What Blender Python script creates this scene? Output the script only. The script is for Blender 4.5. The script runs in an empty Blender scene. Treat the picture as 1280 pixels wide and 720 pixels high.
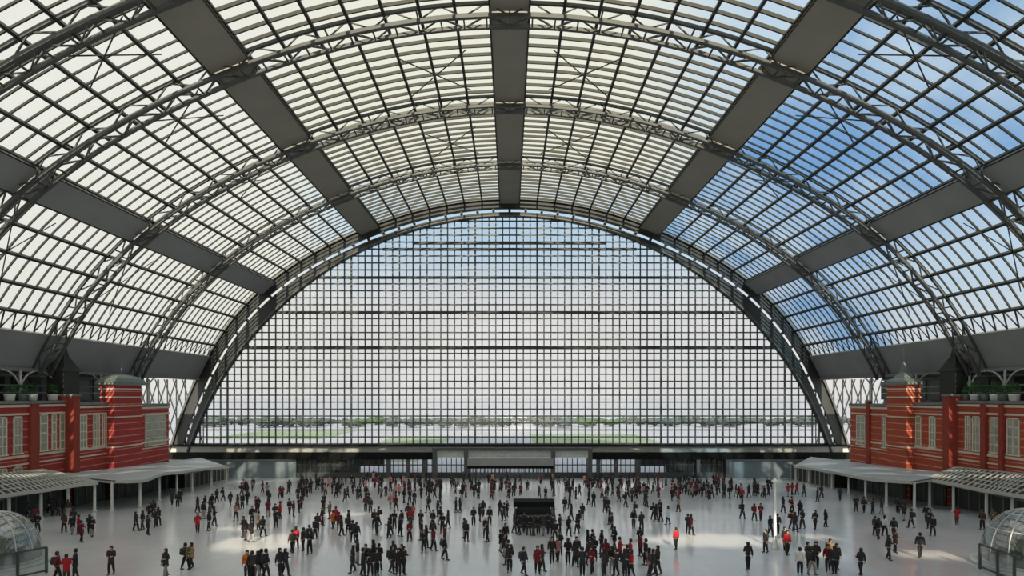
import bpy, bmesh, math, random
from mathutils import Vector, Matrix
random.seed(7)
S = bpy.context.scene
C = S.collection
K = 0.1324            # metres per pixel at the far glass wall
F = 760.0
DE = 100.6            # distance camera -> far glass wall
CZ = 13.52            # eye height above the foot of the far wall
Z0 = CZ - 195*K       # centre of the vault circle
SL = 0.04
def fz(d): return (4.02 - SL*d) if d < DE else 0.0
def gx(px, py):       # photograph pixel of a point on the paving -> x, y, z
    d = 7220.0/(py-495-30.4)
    return ((px-637)*d/F, d, fz(d))

# ------------------------------------------------------------------ materials
def mat(name, col, rough=0.6, metal=0.0, spec=0.4, noise=None, bump=None):
    m = bpy.data.materials.new(name); m.use_nodes = True
    nt = m.node_tree; b = nt.nodes['Principled BSDF']
    b.inputs['Base Color'].default_value = (*col, 1)
    b.inputs['Roughness'].default_value = rough
    b.inputs['Metallic'].default_value = metal
    b.inputs['Specular IOR Level'].default_value = spec
    if noise:
        sc, amt = noise
        tc = nt.nodes.new('ShaderNodeTexCoord'); n = nt.nodes.new('ShaderNodeTexNoise')
        n.inputs['Scale'].default_value = sc; n.inputs['Detail'].default_value = 4
        r = nt.nodes.new('ShaderNodeMapRange'); r.inputs['To Min'].default_value = 1-amt; r.inputs['To Max'].default_value = 1+amt
        mx = nt.nodes.new('ShaderNodeVectorMath'); mx.operation = 'SCALE'; mx.inputs[0].default_value = col
        nt.links.new(tc.outputs['Object'], n.inputs['Vector']); nt.links.new(n.outputs['Fac'], r.inputs['Value'])
        nt.links.new(r.outputs['Result'], mx.inputs['Scale']); nt.links.new(mx.outputs[0], b.inputs['Base Color'])
    return m
def glass(name, tint, opac, col, rough=0.1, refl=0.08):
    m = bpy.data.materials.new(name); m.use_nodes = True
    nt = m.node_tree; nt.nodes.remove(nt.nodes['Principled BSDF']); out = nt.nodes['Material Output']
    t = nt.nodes.new('ShaderNodeBsdfTransparent'); t.inputs[0].default_value = (*tint, 1)
    tl = nt.nodes.new('ShaderNodeBsdfTranslucent'); tl.inputs[0].default_value = (*col, 1)
    g = nt.nodes.new('ShaderNodeBsdfGlossy'); g.inputs['Roughness'].default_value = rough
    m1 = nt.nodes.new('ShaderNodeMixShader'); m1.inputs[0].default_value = opac
    m2 = nt.nodes.new('ShaderNodeMixShader'); m2.inputs[0].default_value = refl
    nt.links.new(t.outputs[0], m1.inputs[1]); nt.links.new(tl.outputs[0], m1.inputs[2])
    nt.links.new(m1.outputs[0], m2.inputs[1]); nt.links.new(g.outputs[0], m2.inputs[2])
    nt.links.new(m2.outputs[0], out.inputs['Surface'])
    return m
M = {}
M['steel']  = mat('rib_steel', (.060,.066,.064), .55, .0, .4, (1.5,.25))
M['steel2'] = mat('bar_steel', (.026,.028,.023), .6, .0, .3)
M['warmsteel'] = mat('warm_panel', (.235,.225,.195), .8, .0, .3, (.35,.14))
M['greypanel'] = mat('grey_panel', (.24,.25,.25), .75, .0, .3, (.4,.16))
M['archsteel'] = mat('arch_steel', (.024,.029,.030), .6, 0, .4, (.8,.3))
M['mullion'] = mat('window_mullion', (.050,.060,.064), .5)
M['roofglass'] = glass('roof_glass', (.93,.95,.94), .11, (.85,.86,.82))
def tint_right(m):      # the panes on the right flank are blue tinted glass
    nt=m.node_tree; t=[n for n in nt.nodes if n.type=='BSDF_TRANSPARENT'][0]; tl=[n for n in nt.nodes if n.type=='BSDF_TRANSLUCENT'][0]
    tc=nt.nodes.new('ShaderNodeTexCoord'); sp=nt.nodes.new('ShaderNodeSeparateXYZ'); nt.links.new(tc.outputs['Object'],sp.inputs[0])
    def ss(o,a,b,inv=False):
        r=nt.nodes.new('ShaderNodeMapRange'); r.interpolation_type='SMOOTHSTEP'; r.inputs['From Min'].default_value=a; r.inputs['From Max'].default_value=b
        if inv: r.inputs['To Min'].default_value=1; r.inputs['To Max'].default_value=0
        nt.links.new(o,r.inputs['Value']); return r.outputs['Result']
    def mm(a,b,op='MULTIPLY'):
        n=nt.nodes.new('ShaderNodeMath'); n.operation=op
        for i,v in enumerate((a,b)):
            if isinstance(v,float): n.inputs[i].default_value=v
            else: nt.links.new(v,n.inputs[i])
        return n.outputs[0]
    right=ss(sp.outputs[0],23.,26.)
    low=mm(ss(sp.outputs[0],39.,45.),ss(sp.outputs[1],66.,84.,True))
    f=mm(right,mm(1.0,low,'SUBTRACT'))
    nz=nt.nodes.new('ShaderNodeTexNoise'); nz.inputs['Scale'].default_value=.07; nz.inputs['Detail'].default_value=3; nt.links.new(tc.outputs['Object'],nz.inputs['Vector'])
    f=mm(f,ss(nz.outputs['Fac'],.20,.62))
    for sh,base,blue in ((t,(.93,.95,.94),(.34,.54,.80)),(tl,(.85,.86,.82),(.22,.36,.52))):
        mx=nt.nodes.new('ShaderNodeMixRGB'); mx.inputs[1].default_value=(*base,1); mx.inputs[2].default_value=(*blue,1)
        nt.links.new(f,mx.inputs[0]); nt.links.new(mx.outputs[0],sh.inputs[0])
tint_right(M['roofglass'])
M['clearglass'] = glass('clear_glass', (.95,.96,.96), .03, (.8,.8,.8), .05, .05)
M['domeglass'] = glass('dome_glass', (.62,.68,.68), .22, (.5,.56,.56), .08, .22)
M['black'] = mat('black_metal', (.008,.009,.009), .85, 0, .1)
M['ledge'] = mat('pale_ledge', (.42,.44,.42), .6, 0, .4, (2.,.3))
M['stone'] = mat('cream_stone', (.62,.52,.42), .8, 0, .2, (2,.15))
M['coping'] = mat('lead_coping', (.16,.19,.18), .6, 0, .3, (1.5,.2))
M['pierred'] = mat('pier_red', (.27,.050,.035), .75, 0, .2, (2,.2))
M['winframe'] = mat('window_frame_cream', (.66,.60,.48), .6)
M['pane'] = mat('window_pane', (.30,.31,.25), .25, 0, .6, (1.2,.5))
M['dark'] = mat('dark_shopfront', (.022,.026,.022), .3, 0, .5, (.6,.6))
M['darktimber'] = mat('dark_timber', (.03,.035,.03), .7)
M['canopyroof'] = mat('canopy_roof', (.36,.41,.43), .45, 0, .5, (.5,.15))
M['canopyedge'] = mat('canopy_edge', (.42,.43,.38), .6)
M['post'] = mat('post_paint', (.50,.51,.48), .5)
M['sidewall'] = mat('side_wall', (.22,.24,.235), .8, 0, .2, (.3,.3))
M['hoarding'] = mat('blue_hoarding', (.17,.22,.245), .45, 0, .4, (.35,.18))
M['white'] = mat('white_paint', (.75,.76,.74), .5)
M['leaf'] = mat('leaf_green', (.06,.15,.06), .7, 0, .2, (6,.5))
M['bark'] = mat('bark', (.10,.08,.06), .9)
M['red'] = mat('red_paint', (.35,.02,.02), .5)
M['skin'] = mat('skin', (.50,.32,.24), .6)
M['hair'] = mat('dark_hair', (.015,.012,.010), .6)
M['shoe'] = mat('dark_shoe', (.02,.02,.02), .5)
M['pack'] = mat('bag_fabric', (.03,.03,.035), .7)
def objcol(name, rough=.85):
    m = mat(name, (.02,.02,.02), rough); nt = m.node_tree
    o = nt.nodes.new('ShaderNodeObjectInfo'); nt.links.new(o.outputs['Color'], nt.nodes['Principled BSDF'].inputs['Base Color']); return m
M['cloth'] = objcol('dyed_cloth')
# brick with cream courses
def brick(name, c1, c2, mortar, band):
    m = mat(name, c1, .85, 0, .2); nt = m.node_tree; b = nt.nodes['Principled BSDF']
    tc = nt.nodes.new('ShaderNodeTexCoord'); sp = nt.nodes.new('ShaderNodeSeparateXYZ')
    nt.links.new(tc.outputs['Object'], sp.inputs[0])
    ad = nt.nodes.new('ShaderNodeMath'); ad.operation='ADD'; nt.links.new(sp.outputs[0], ad.inputs[0]); nt.links.new(sp.outputs[1], ad.inputs[1])
    cb = nt.nodes.new('ShaderNodeCombineXYZ'); nt.links.new(ad.outputs[0], cb.inputs[0]); nt.links.new(sp.outputs[2], cb.inputs[1])
    br = nt.nodes.new('ShaderNodeTexBrick'); br.inputs['Scale'].default_value = 2.2
    br.inputs['Color1'].default_value = (*c1,1); br.inputs['Color2'].default_value = (*c2,1); br.inputs['Mortar'].default_value = (*mortar,1)
    br.inputs['Mortar Size'].default_value = .02
    nt.links.new(cb.outputs[0], br.inputs['Vector'])
    w = nt.nodes.new('ShaderNodeMath'); w.operation='FRACT'
    dv = nt.nodes.new('ShaderNodeMath'); dv.operation='DIVIDE'; dv.inputs[1].default_value = .78
    nt.links.new(sp.outputs[2], dv.inputs[0]); nt.links.new(dv.outputs[0], w.inputs[0])
    lt = nt.nodes.new('ShaderNodeMath'); lt.operation='LESS_THAN'; lt.inputs[1].default_value = .12
    nt.links.new(w.outputs[0], lt.inputs[0])
    n = nt.nodes.new('ShaderNodeTexNoise'); n.inputs['Scale'].default_value=.8; nt.links.new(tc.outputs['Object'], n.inputs['Vector'])
    ml = nt.nodes.new('ShaderNodeMath'); ml.operation='MULTIPLY'; nt.links.new(lt.outputs[0], ml.inputs[0]); nt.links.new(n.outputs['Fac'], ml.inputs[1])
    mx = nt.nodes.new('ShaderNodeMixRGB'); mx.inputs[2].default_value = (*band,1)
    nt.links.new(ml.outputs[0], mx.inputs[0]); nt.links.new(br.outputs['Color'], mx.inputs[1]); nt.links.new(mx.outputs[0], b.inputs['Base Color'])
    return m
M['brickL'] = brick('crimson_brick', (.36,.035,.035), (.29,.03,.028), (.38,.12,.10), (.75,.42,.36))
M['brickR'] = brick('orange_red_brick', (.42,.068,.034), (.33,.05,.026), (.42,.16,.10), (.80,.42,.28))
# paving
def paving():
    m = mat('polished_paving', (.4,.4,.4), .3, 0, .8); nt = m.node_tree; b = nt.nodes['Principled BSDF']; b.inputs['IOR'].default_value=1.6
    tc = nt.nodes.new('ShaderNodeTexCoord')
    br = nt.nodes.new('ShaderNodeTexBrick'); br.offset=0; br.inputs['Scale'].default_value=1
    br.inputs['Brick Width'].default_value=1.6; br.inputs['Row Height'].default_value=1.6; br.inputs['Mortar Size'].default_value=.015
    br.inputs['Color1'].default_value=(.50,.515,.53,1); br.inputs['Color2'].default_value=(.53,.54,.55,1); br.inputs['Mortar'].default_value=(.44,.45,.46,1)
    nt.links.new(tc.outputs['Object'], br.inputs['Vector'])
    n = nt.nodes.new('ShaderNodeTexNoise'); n.inputs['Scale'].default_value=.09; n.inputs['Detail'].default_value=3
    nt.links.new(tc.outputs['Object'], n.inputs['Vector'])
    r = nt.nodes.new('ShaderNodeMapRange'); r.inputs['From Min'].default_value=.35; r.inputs['From Max'].default_value=.65; r.inputs['To Min'].default_value=.10; r.inputs['To Max'].default_value=.24
    nt.links.new(n.outputs['Fac'], r.inputs['Value']); nt.links.new(r.outputs['Result'], b.inputs['Roughness'])
    nt.links.new(br.outputs['Color'], b.inputs['Base Color'])
    return m
M['paving'] = paving()
M['outground'] = mat('pale_forecourt', (.27,.295,.35), .9, 0, .1, (.02,.06))
M['grass'] = mat('grass', (.17,.23,.16), .95, 0, .1, (.05,.4))

# ------------------------------------------------------------------ mesh helpers
class MB:
    def __init__(s): s.v=[]; s.f=[]
    def box(s, x0,x1,y0,y1,z0,z1):
        if x0>x1: x0,x1=x1,x0
        n=len(s.v)
        s.v += [(x0,y0,z0),(x1,y0,z0),(x1,y1,z0),(x0,y1,z0),(x0,y0,z1),(x1,y0,z1),(x1,y1,z1),(x0,y1,z1)]
        s.f += [tuple(n+i for i in q) for q in ((0,3,2,1),(4,5,6,7),(0,1,5,4),(1,2,6,5),(2,3,7,6),(3,0,4,7))]
    def bar(s, a, b, w, h=None, up=(0,0,1)):
        a=Vector(a); b=Vector(b); h=h or w; t=(b-a)
        if t.length<1e-6: return
        t.normalize(); u=Vector(up)
        if abs(t.dot(u))>.98: u=Vector((1,0,0))
        r=t.cross(u).normalized(); u=r.cross(t)
        n=len(s.v)
        for p in (a,b):
            for i,j in ((-1,-1),(1,-1),(1,1),(-1,1)): s.v.append(tuple(p+r*w/2*i+u*h/2*j))
        s.f += [tuple(n+i for i in q) for q in ((0,3,2,1),(4,5,6,7),(0,1,5,4),(1,2,6,5),(2,3,7,6),(3,0,4,7))]
    def tube(s, pts, r, n=8, rr=None):
        pts=[Vector(p) for p in pts]; base=len(s.v)
        for i,p in enumerate(pts):
            t=(pts[min(i+1,len(pts)-1)]-pts[max(i-1,0)]).normalized()
            u=Vector((0,0,1)) if abs(t.z)<.95 else Vector((1,0,0))
            a=t.cross(u).normalized(); b=a.cross(t); q=rr[i] if rr else r
            for k in range(n):
                an=2*math.pi*k/n; s.v.append(tuple(p+a*q*math.cos(an)+b*q*math.sin(an)))
        for i in range(len(pts)-1):
            for k in range(n):
                k2=(k+1)%n; s.f.append((base+i*n+k,base+i*n+k2,base+(i+1)*n+k2,base+(i+1)*n+k))
        s.f.append(tuple(base+k for k in range(n))[::-1]); s.f.append(tuple(base+(len(pts)-1)*n+k for k in range(n)))
    def sweep(s, ths, secs):      # secs(theta)-> list of 4 (dr,y); swept along the vault
        base=len(s.v)
        for th in ths:
            for dr,y in secs: s.v.append(P(th,dr,y))
        for i in range(len(ths)-1):
            for k in range(4):
                k2=(k+1)%4; s.f.append((base+i*4+k,base+(i+1)*4+k,base+(i+1)*4+k2,base+i*4+k2))
        s.f.append((base,base+1,base+2,base+3)); e=base+(len(ths)-1)*4; s.f.append((e+3,e+2,e+1,e))
    def lathe(s, prof, cx, cy, cz, n=16, sc=(1,1)):
        base=len(s.v)
        for r,z in prof:
            for k in range(n):
                a=2*math.pi*k/n; s.v.append((cx+r*sc[0]*math.cos(a), cy+r*sc[1]*math.sin(a), cz+z))
        for i in range(len(prof)-1):
            for k in range(n):
                k2=(k+1)%n; s.f.append((base+i*n+k,base+i*n+k2,base+(i+1)*n+k2,base+(i+1)*n+k))
        s.f.append(tuple(base+k for k in range(n))[::-1]); s.f.append(tuple(base+(len(prof)-1)*n+k for k in range(n)))
    def quad(s,a,b,c,d):
        n=len(s.v); s.v+=[tuple(a),tuple(b),tuple(c),tuple(d)]; s.f.append((n,n+1,n+2,n+3))
    def build(s, name, m, parent=None, smooth=False):
        me=bpy.data.meshes.new(name); me.from_pydata(s.v,[],s.f); me.materials.append(m)
        if smooth:
            for p in me.polygons: p.use_smooth=True
        o=bpy.data.objects.new(name,me); C.objects.link(o)
        if parent:
            o.parent=parent; o.matrix_parent_inverse=Matrix.Translation(-parent.location)
        return o
def empty(name, loc=(0,0,0)):
    o=bpy.data.objects.new(name,None); o.location=loc; o.empty_display_size=.5; C.objects.link(o); return o
def tag(o,label=None,cat=None,group=None,kind=None):
    if label: o['label']=label
    if cat: o['category']=cat
    if group: o['group']=group
    if kind: o['kind']=kind
    return o
def R(th):
    t=abs(math.degrees(th)); return K*(440+11*math.exp(-((t-47)/17.)**2))
def P(th,dr,y):
    r=R(th)+dr; return (r*math.sin(th), y, Z0+r*math.cos(th))
D=math.radians
def frange(a,b,n): return [a+(b-a)*i/n for i in range(n+1)]

# ------------------------------------------------------------------ setting
XW=56.0
f=MB(); f.quad((-60,-60,fz(-60)),(60,-60,fz(-60)),(60,DE,0),(-60,DE,0)); tag(f.build('floor',M['paving']),kind='structure')
f=MB(); f.quad((-3000,DE,-.02),(3000,DE,-.02),(3000,4000,-.02),(-3000,4000,-.02)); tag(f.build('ground',M['outground'],smooth=False),kind='structure')

RIBS=[100.6,82.6,66.0,50.5,40.5,29.5]
YS=20.0                                       # glazed roof starts here
PUR=[1.6+i*(20.2/7) for i in range(8)] + [25.2+i*(15.8/6) for i in range(7)] + [43.9+i*(10.9/4) for i in range(5)]
ceil=tag(empty('ceiling',(0,DE,0)),kind='structure')
# glass skin
g=MB(); ths=[D(t) for t in frange(-56.8,56.8,72)]
for a,b in zip(ths[:-1],ths[1:]): g.quad(P(a,.12,YS),P(b,.12,YS),P(b,.12,DE),P(a,.12,DE))
g.build('roof_glass',M['roofglass'],ceil)
# purlins
for sgn in (1,-1):
    for t in PUR:
        th=D(t)*sgn; m=MB()
        w=.30 if t not in (1.6,) else .35
        a=Vector(P(th,-.18,YS)); b=Vector(P(th,-.18,DE)); m.bar(a,b,.24,.42,up=(math.sin(th),0,math.cos(th)))
        m.build('purlin',M['steel2'],ceil)
# glazing bars, one mesh for each bay
edges=[YS]+sorted(RIBS)
for y0,y1 in zip(edges[:-1],edges[1:]):
    n=max(4,int(round((y1-y0)/1.4))); 
    for sgn in (1,-1):
        m=MB()
        for i in range(1,n):
            y=y0+(y1-y0)*i/n
            for (ta,tb,k) in ((1.6,21.8,7),(25.2,41,6),(43.9,54.8,5)):
                m.sweep([D(t)*sgn for t in frange(ta,tb,k)],[(-.17,y-.075),(-.17,y+.075),(.11,y+.075),(.11,y-.075)] if ta<20 else [(-.05,y-.06),(-.05,y+.06),(.11,y+.06),(.11,y-.06)])
        m.build('glazing_bars',M['steel2'],ceil)
# decorated eaves strip: zigzag lattice
for sgn in (1,-1):
    m=MB(); y=YS; i=0
    while y<DE-.1:
        y2=min(y+.7,DE); a,b=(54.8,56.8) if i%2 else (56.8,54.8)
        m.bar(P(D(a)*sgn,0,y),P(D(b)*sgn,0,y2),.12); y=y2; i+=1
    m.build('eaves_lattice',M['steel2'],ceil)
# solid bands, one panel for each bay
def band(t0,t1,mk):
    es=[YS]+sorted(RIBS)
    for y0,y1 in zip(es[:-1],es[1:]):
        m=MB(); n=3
        m.sweep([D(t) for t in frange(t0,t1,n)],[(-.75,y0+.45),(-.75,y1-.45),(.0,y1-.45),(.0,y0+.45)])
        p=m.build('solid_panel',M[mk],ceil)
        e=MB()
        for t in (t0,t1): e.bar(P(D(t),-.8,y0+.3),P(D(t),-.8,y1-.3),.10)
        e.build('edge_rail',M['steel2'],p)
band(-1.6,1.6,'warmsteel')
for s_ in (1,-1):
    band(*sorted((21.8*s_,25.2*s_)),'warmsteel'); band(*sorted((41.*s_,43.9*s_)),'greypanel')
# fascia under the eaves
for s_ in (1,-1):
    m=MB(); ts=[D(t)*s_ for t in frange(56.8,60.8,3)]
    m.sweep(ts,[(-.25,YS),(-.25,DE-.4),(.15,DE-.4),(.15,YS)])
    x,z=P(D(60.8),0,0)[0],P(D(60.8),0,0)[2]
    m.box(s_*(x-.5),s_*(x+.1),YS,DE-.5,z-.35,z)
    m.build('eaves_fascia',M['greypanel'],ceil)
# wind bracing
for (y0,y1) in ((50.5,66),(66,82.6)):
    for s_ in (1,-1):
        m=MB()
        for a,b in ((4,10.2),(10.2,4)): m.bar(P(D(a)*s_,-.8,y0+1+ (y1-y0)*.25),P(D(b)*s_,-.8,y0+(y1-y0)*.78),.08)
        m.build('wind_brace',M['steel2'],ceil)
for (y0,y1) in ((40.5,50.5),(50.5,66.),(66.,82.6)):
    for s_ in (1,-1):
        m=MB()
        for a,b in ((45,53),(53,45)): m.bar(P(D(a)*s_,-.7,y0+.8),P(D(b)*s_,-.7,y0+5.4),.08)
        for a,b in ((27,33),(33,27)): m.bar(P(D(a)*s_,-.7,y0+.8),P(D(b)*s_,-.7,y0+5.4),.08)
        m.build('wind_brace',M['steel2'],ceil)

# lattice ribs
def th_foot(y,dr):
    t=78.
    while P(D(t),dr,y)[2]<fz(y): t-=.1
    return t
names=['second arched rib from the far glass wall','third arched rib from the far glass wall','fourth arched rib from the far glass wall','fifth arched rib, crossing only the upper corners','arched rib nearest the viewer, above the top of the view']
for i,y in enumerate(RIBS[1:]):
    rb=tag(empty('roof_rib',(0,y,fz(y))),'dark steel lattice '+names[i],'arch rib','lattice ribs of the roof')
    tf=60.9; ths=[D(t) for t in frange(-tf,tf,60)]; hw=.75
    for nm,dr,w in (('top_chord',-.25,.26),('bottom_chord',-1.30,.30)):
        for q in (-hw,hw):
            m=MB(); m.sweep(ths,[(dr-w/2,y+q-w/2),(dr-w/2,y+q+w/2),(dr+w/2,y+q+w/2),(dr+w/2,y+q-w/2)]); m.build(nm,M['steel'],rb)
    m=MB(); N=64
    tt=frange(-tf,tf,N)
    for j in range(N):
        a,b=D(tt[j]),D(tt[j+1]); odd=j%2
        for q in (-hw,hw):
            m.bar(P(a,-.25 if odd else -1.3,y+q),P(b,-1.3 if odd else -.25,y+q),.10)
        m.bar(P(a,-1.3,y-hw),P(a,-1.3,y+hw),.12)
        m.bar(P(a,-1.3,y-hw if odd else y+hw),P(b,-1.3,y+hw if odd else y-hw),.09)
        if j%4==0: m.bar(P(a,-.25,y-hw),P(a,-.25,y+hw),.12)
    m.build('lattice',M['steel'],rb)
    for t in (-43.9,-41,-25.2,-21.8,-1.6,1.6,21.8,25.2,41,43.9):
        for q in (-1,1):
            m=MB(); p0=Vector(P(D(t),-1.25,y+q*.7)); p1=Vector(P(D(t),-.35,y+q*2.5)); mid=Vector(P(D(t),-.55,y+q*1.2))
            m.bar(p0,mid,.13); m.bar(mid,p1,.13); m.build('knee_brace',M['steel'],rb)

# end arch
ea=tag(empty('end_arch',(0,DE,0)),'massive dark double arch framing the far glass wall','arch')
def ring(m,r0f,r1f,y0,y1,t0,t1,n,flat0=None):
    ths=[D(t) for t in frange(t0,t1,n)]; base=len(m.v)
    for th in ths:
        for r,y in ((r0f(th),y0),(r0f(th),y1),(r1f(th),y1),(r1f(th),y0)): m.v.append((r*math.sin(th),y,Z0+r*math.cos(th)))
    for i in range(n):
        for k in range(4):
            k2=(k+1)%4; m.f.append((base+i*4+k,base+(i+1)*4+k,base+(i+1)*4+k2,base+i*4+k2))
    m.f.append((base,base+1,base+2,base+3)); e=base+n*4; m.f.append((e+3,e+2,e+1,e))
RI=419*K
m=MB(); ring(m,lambda t:R(t)-11*K,lambda t:R(t)+.3,100.65,101.0,-76.5,76.5,90); m.build('outer_band',M['archsteel'],ea)
m=MB(); ring(m,lambda t:RI,lambda t:R(t)-15.5*K,100.4,101.2,-76.,76.,90); m.build('inner_band',M['archsteel'],ea)
m=MB()
for k in range(-28,29):
    th=D(k*2.7); a=P(th,-16*K,100.8); b=P(th,-10*K,100.8); m=MB(); m.bar(a,b,.4,.7,up=(0,1,0)); m.build('arch_spacer',M['archsteel'],ea)
m=MB(); ring(m,lambda t:R(t)+.0,lambda t:R(t)+.3,100.2,100.65,-76,76,90); ring(m,lambda t:RI+.02,lambda t:RI+.25,100.0,100.4,-76,76,90); m.build('arch_flange',M['steel'],ea)

# far glass wall
w=tag(empty('window_1',(0,DE,5.5)),kind='structure')
zb=5.4
m=MB(); n0=len(m.v); pts=[]
tmax=math.acos((zb-Z0)/RI)
for t in frange(-tmax,tmax,64): pts.append((RI*math.sin(t),101.0,Z0+RI*math.cos(t)))
m.v+=pts; m.f.append(tuple(range(n0,n0+len(pts)))); m.build('glass',M['clearglass'],w)
def half(z):
    q=RI*RI-(z-Z0)**2; return math.sqrt(q) if q>0 else 0
m=MB(); p=8.62*K; k=0
xs=[i*p for i in range(-47,48)]
for i,x in enumerate(xs):
    if abs(x)<half(zb)-.1 or abs(x)<RI:
        q=RI*RI-x*x
        if q<=0: continue
        zt=Z0+math.sqrt(q)
        if zt<zb+.2: continue
        wd=.28 if (i-47)%9==4 else .20
        m.box(x-wd/2,x+wd/2,100.78,100.98,zb,zt)
m.build('vertical_mullions',M['mullion'],w)
m=MB(); ph=8.72*K; z=zb; j=0
while True:
    z=CZ+(495-555)*K+j*ph; j+=1
    h=half(z)
    if z>Z0+RI-.3: break
    m.box(-h,h,100.80,100.96,z-.105,z+.105)
m.build('horizontal_mullions',M['mullion'],w)
for yy,hx in ((311.7,21.0),(347,None),(391,None),(435,None),(304,16.)):
    z=CZ+(495-yy)*K; h=min(half(z),hx or 999); m=MB(); m.box(-h,h,100.4,100.8,z-.2,z+.2); m.build('transom_beam',M['archsteel'],w)

# base storey of the far wall
wf=tag(empty('wall_far',(0,DE,0)),kind='structure')
m=MB(); m.box(-58,58,100.3,101.3,4.25,5.2); m.build('ledge',M['ledge'],wf)
m=MB(); m.box(-58,58,99.6,101.3,5.2,5.5); m.build('rail_beam',M['black'],wf)
m=MB(); m.box(-58,-12.4,99.2,101.3,3.15,4.25); m.box(13.2,58,99.2,101.3,3.15,4.25); m.build('dark_beam',M['black'],wf)
def X(px): return (px-637)*K
m=MB(); m.box(X(205),X(371),100.2,100.9,0,3.15); m.box(X(905),X(1070),100.2,100.9,0,3.15); m.build('hoarding',M['hoarding'],wf)
m=MB(); m.box(X(205),X(368),99.9,100.2,2.95,3.15);m.box(X(908),X(1070),99.9,100.2,2.95,3.15); m.build('hoarding_rail',M['ledge'],wf)
# glazed shopfront behind the crowd
m=MB(); m.quad((X(371),100.7,0),(X(905),100.7,0),(X(905),100.7,3.2),(X(371),100.7,3.2)); m.build('shopfront_glass',M['clearglass'],wf)
m=MB(); x=X(371)
while x<X(905):
    m.box(x-.06,x+.06,100.45,100.7,0,3.2); x+=.80
m.box(X(371),X(905),100.45,100.7,2.05,2.2); m.box(X(371),X(905),100.4,100.7,0,.9)
m.build('shopfront_mullions',M['mullion'],wf)
m=MB(); m.box(X(371),X(450),100.72,101.2,0,3.15); m.box(X(832),X(905),100.72,101.2,0,3.15)
m.box(X(450),X(480),100.72,101.2,1.9,3.15); m.box(X(798),X(832),100.72,101.2,1.9,3.15); m.build('dark_shopfront',M['dark'],wf)
m=MB()
for px in (487,511,532,584,690,747,769,796,870,906): m.box(X(px)-.28,X(px)+.28,99.3,100.4,0,4.3)
m.build('wall_pillar',M['steel'],wf)
# entrance portal in the middle
pt=tag(empty('entrance_portal',(X(640),98.5,0)),'wide glazed entrance portal at the centre foot of the far glass wall','entrance')
m=MB(); m.box(X(543),X(738),97.8,99.2,4.7,5.2); m.build('canopy_slab',M['steel'],pt)
m=MB(); m.box(X(546),X(735),98.1,99.2,3.6,4.7); m.build('header_panel',M['ledge'],pt)
m=MB(); m.box(X(586),X(690),97.2,98.2,2.35,3.5); m.build('lower_canopy',M['greypanel'],pt)
m=MB(); m.box(X(586),X(690),97.2,98.3,1.9,2.35); m.build('dark_lintel',M['black'],pt)
m=MB()
for i in range(23): 
    x=X(588)+i*(X(688)-X(588))/22; m.box(x-.07,x+.07,97.6,97.8,0,2.0)
m.build('door_frame',M['mullion'],pt)
m=MB(); m.quad((X(588),97.7,0),(X(688),97.7,0),(X(688),97.7,2.),(X(588),97.7,2.)); m.build('door_glass',M['clearglass'],pt)
for px in (546,584,690,735):
    m=MB(); m.box(X(px)-.3,X(px)+.3,97.5,99.1,0,4.7); m.build('portal_column',M['steel'],pt)

# gable flanks outside the arch, glazed with crossing bars
fl=tag(empty('window_2',(0,DE,0)),kind='structure')
for s_ in (1,-1):
    m=MB(); m.quad((s_*51.2,101.4,5.5),(s_*62,101.4,5.5),(s_*62,101.4,16.3),(s_*51.2,101.4,16.3)); m.build('flank_glass',M['clearglass'],fl)
    m=MB()
    for k in range(7):
        x=51+k*1.5; m.bar((s_*x,101.2,5.5),(s_*(x+3.5),101.2,16.3),.14); m.bar((s_*(x+3.5),101.2,5.5),(s_*x,101.2,16.3),.14)
        m.box(s_*x-.07,s_*x+.07,101.2,101.35,5.5,16.3)
    m.build('flank_lattice',M['steel2'],fl)

# side walls behind the brick buildings
for s_,nm in ((-1,'wall_left'),(1,'wall_right')):
    wl=tag(empty(nm,(s_*54,60,0)),kind='structure')
    m=MB(); m.box(s_*54.2,s_*55,-60,88,-1,16.8); m.build('wall_panel',M['sidewall'],wl)
    m=MB(); m.box(s_*50.9,s_*55,-60,88,16.1,16.4); m.build('wall_soffit',M['greypanel'],wl)
    m=MB(); y=40.
    while y<88:
        m.box(s_*54.05,s_*54.2,y,y+1.7,13.,15.6); y+=2.6
    m.build('dark_opening',M['dark'],wl)
    m=MB()
    for z in (13.9,14.7,15.8): m.box(s_*53.9,s_*54.1,30,88,z-.08,z+.08)
    m.build('wall_rail',M['ledge'],wl)

# unseen rear roof kept solid to block sun; holes shaped to cast floor patches
SUN_E=D(25)
patches=[(-19.2,46.9,3.6,3.0),(16.2,47.8,5.4,2.4),(30.5,43.0,3.4,1.3),(22.0,43.4,1.3,1.2),(-23.5,52.5,2.2,.7),(-17.,60,3.,1.),(25,49,1.2,.8)]
def lit(x,y,z):
    # where the sun ray through this point meets the paving
    for _ in range(1):
        t=(z-2.2)/math.sin(SUN_E); fy=y+t*math.cos(SUN_E)
    return any(((x-a)/c)**2+((fy-b)/d)**2<1 for a,b,c,d in patches)
m=MB(); tt=frange(-60.8,60.8,150); ny=140; ys=frange(-60,YS,ny)
for i in range(150):
    a,b=D(tt[i]),D(tt[i+1])
    run=None
    for j in range(ny):
        c=P((a+b)/2,0,(ys[j]+ys[j+1])/2)
        hole=lit(*c)
        if not hole and run is None: run=ys[j]
        if (hole or j==ny-1) and run is not None:
            e=ys[j] if hole else ys[j+1]
            if e-run>1e-6: m.quad(P(a,.1,run),P(b,.1,run),P(b,.1,e),P(a,.1,e))
            run=None
tag(m.build('ceiling_rear_sun_mask',M['ledge']),kind='structure')
wbk=tag(empty('wall_back',(0,-60,0)),kind='structure')  # unseen end wall, glazed to let extra sky light into the hall
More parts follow.
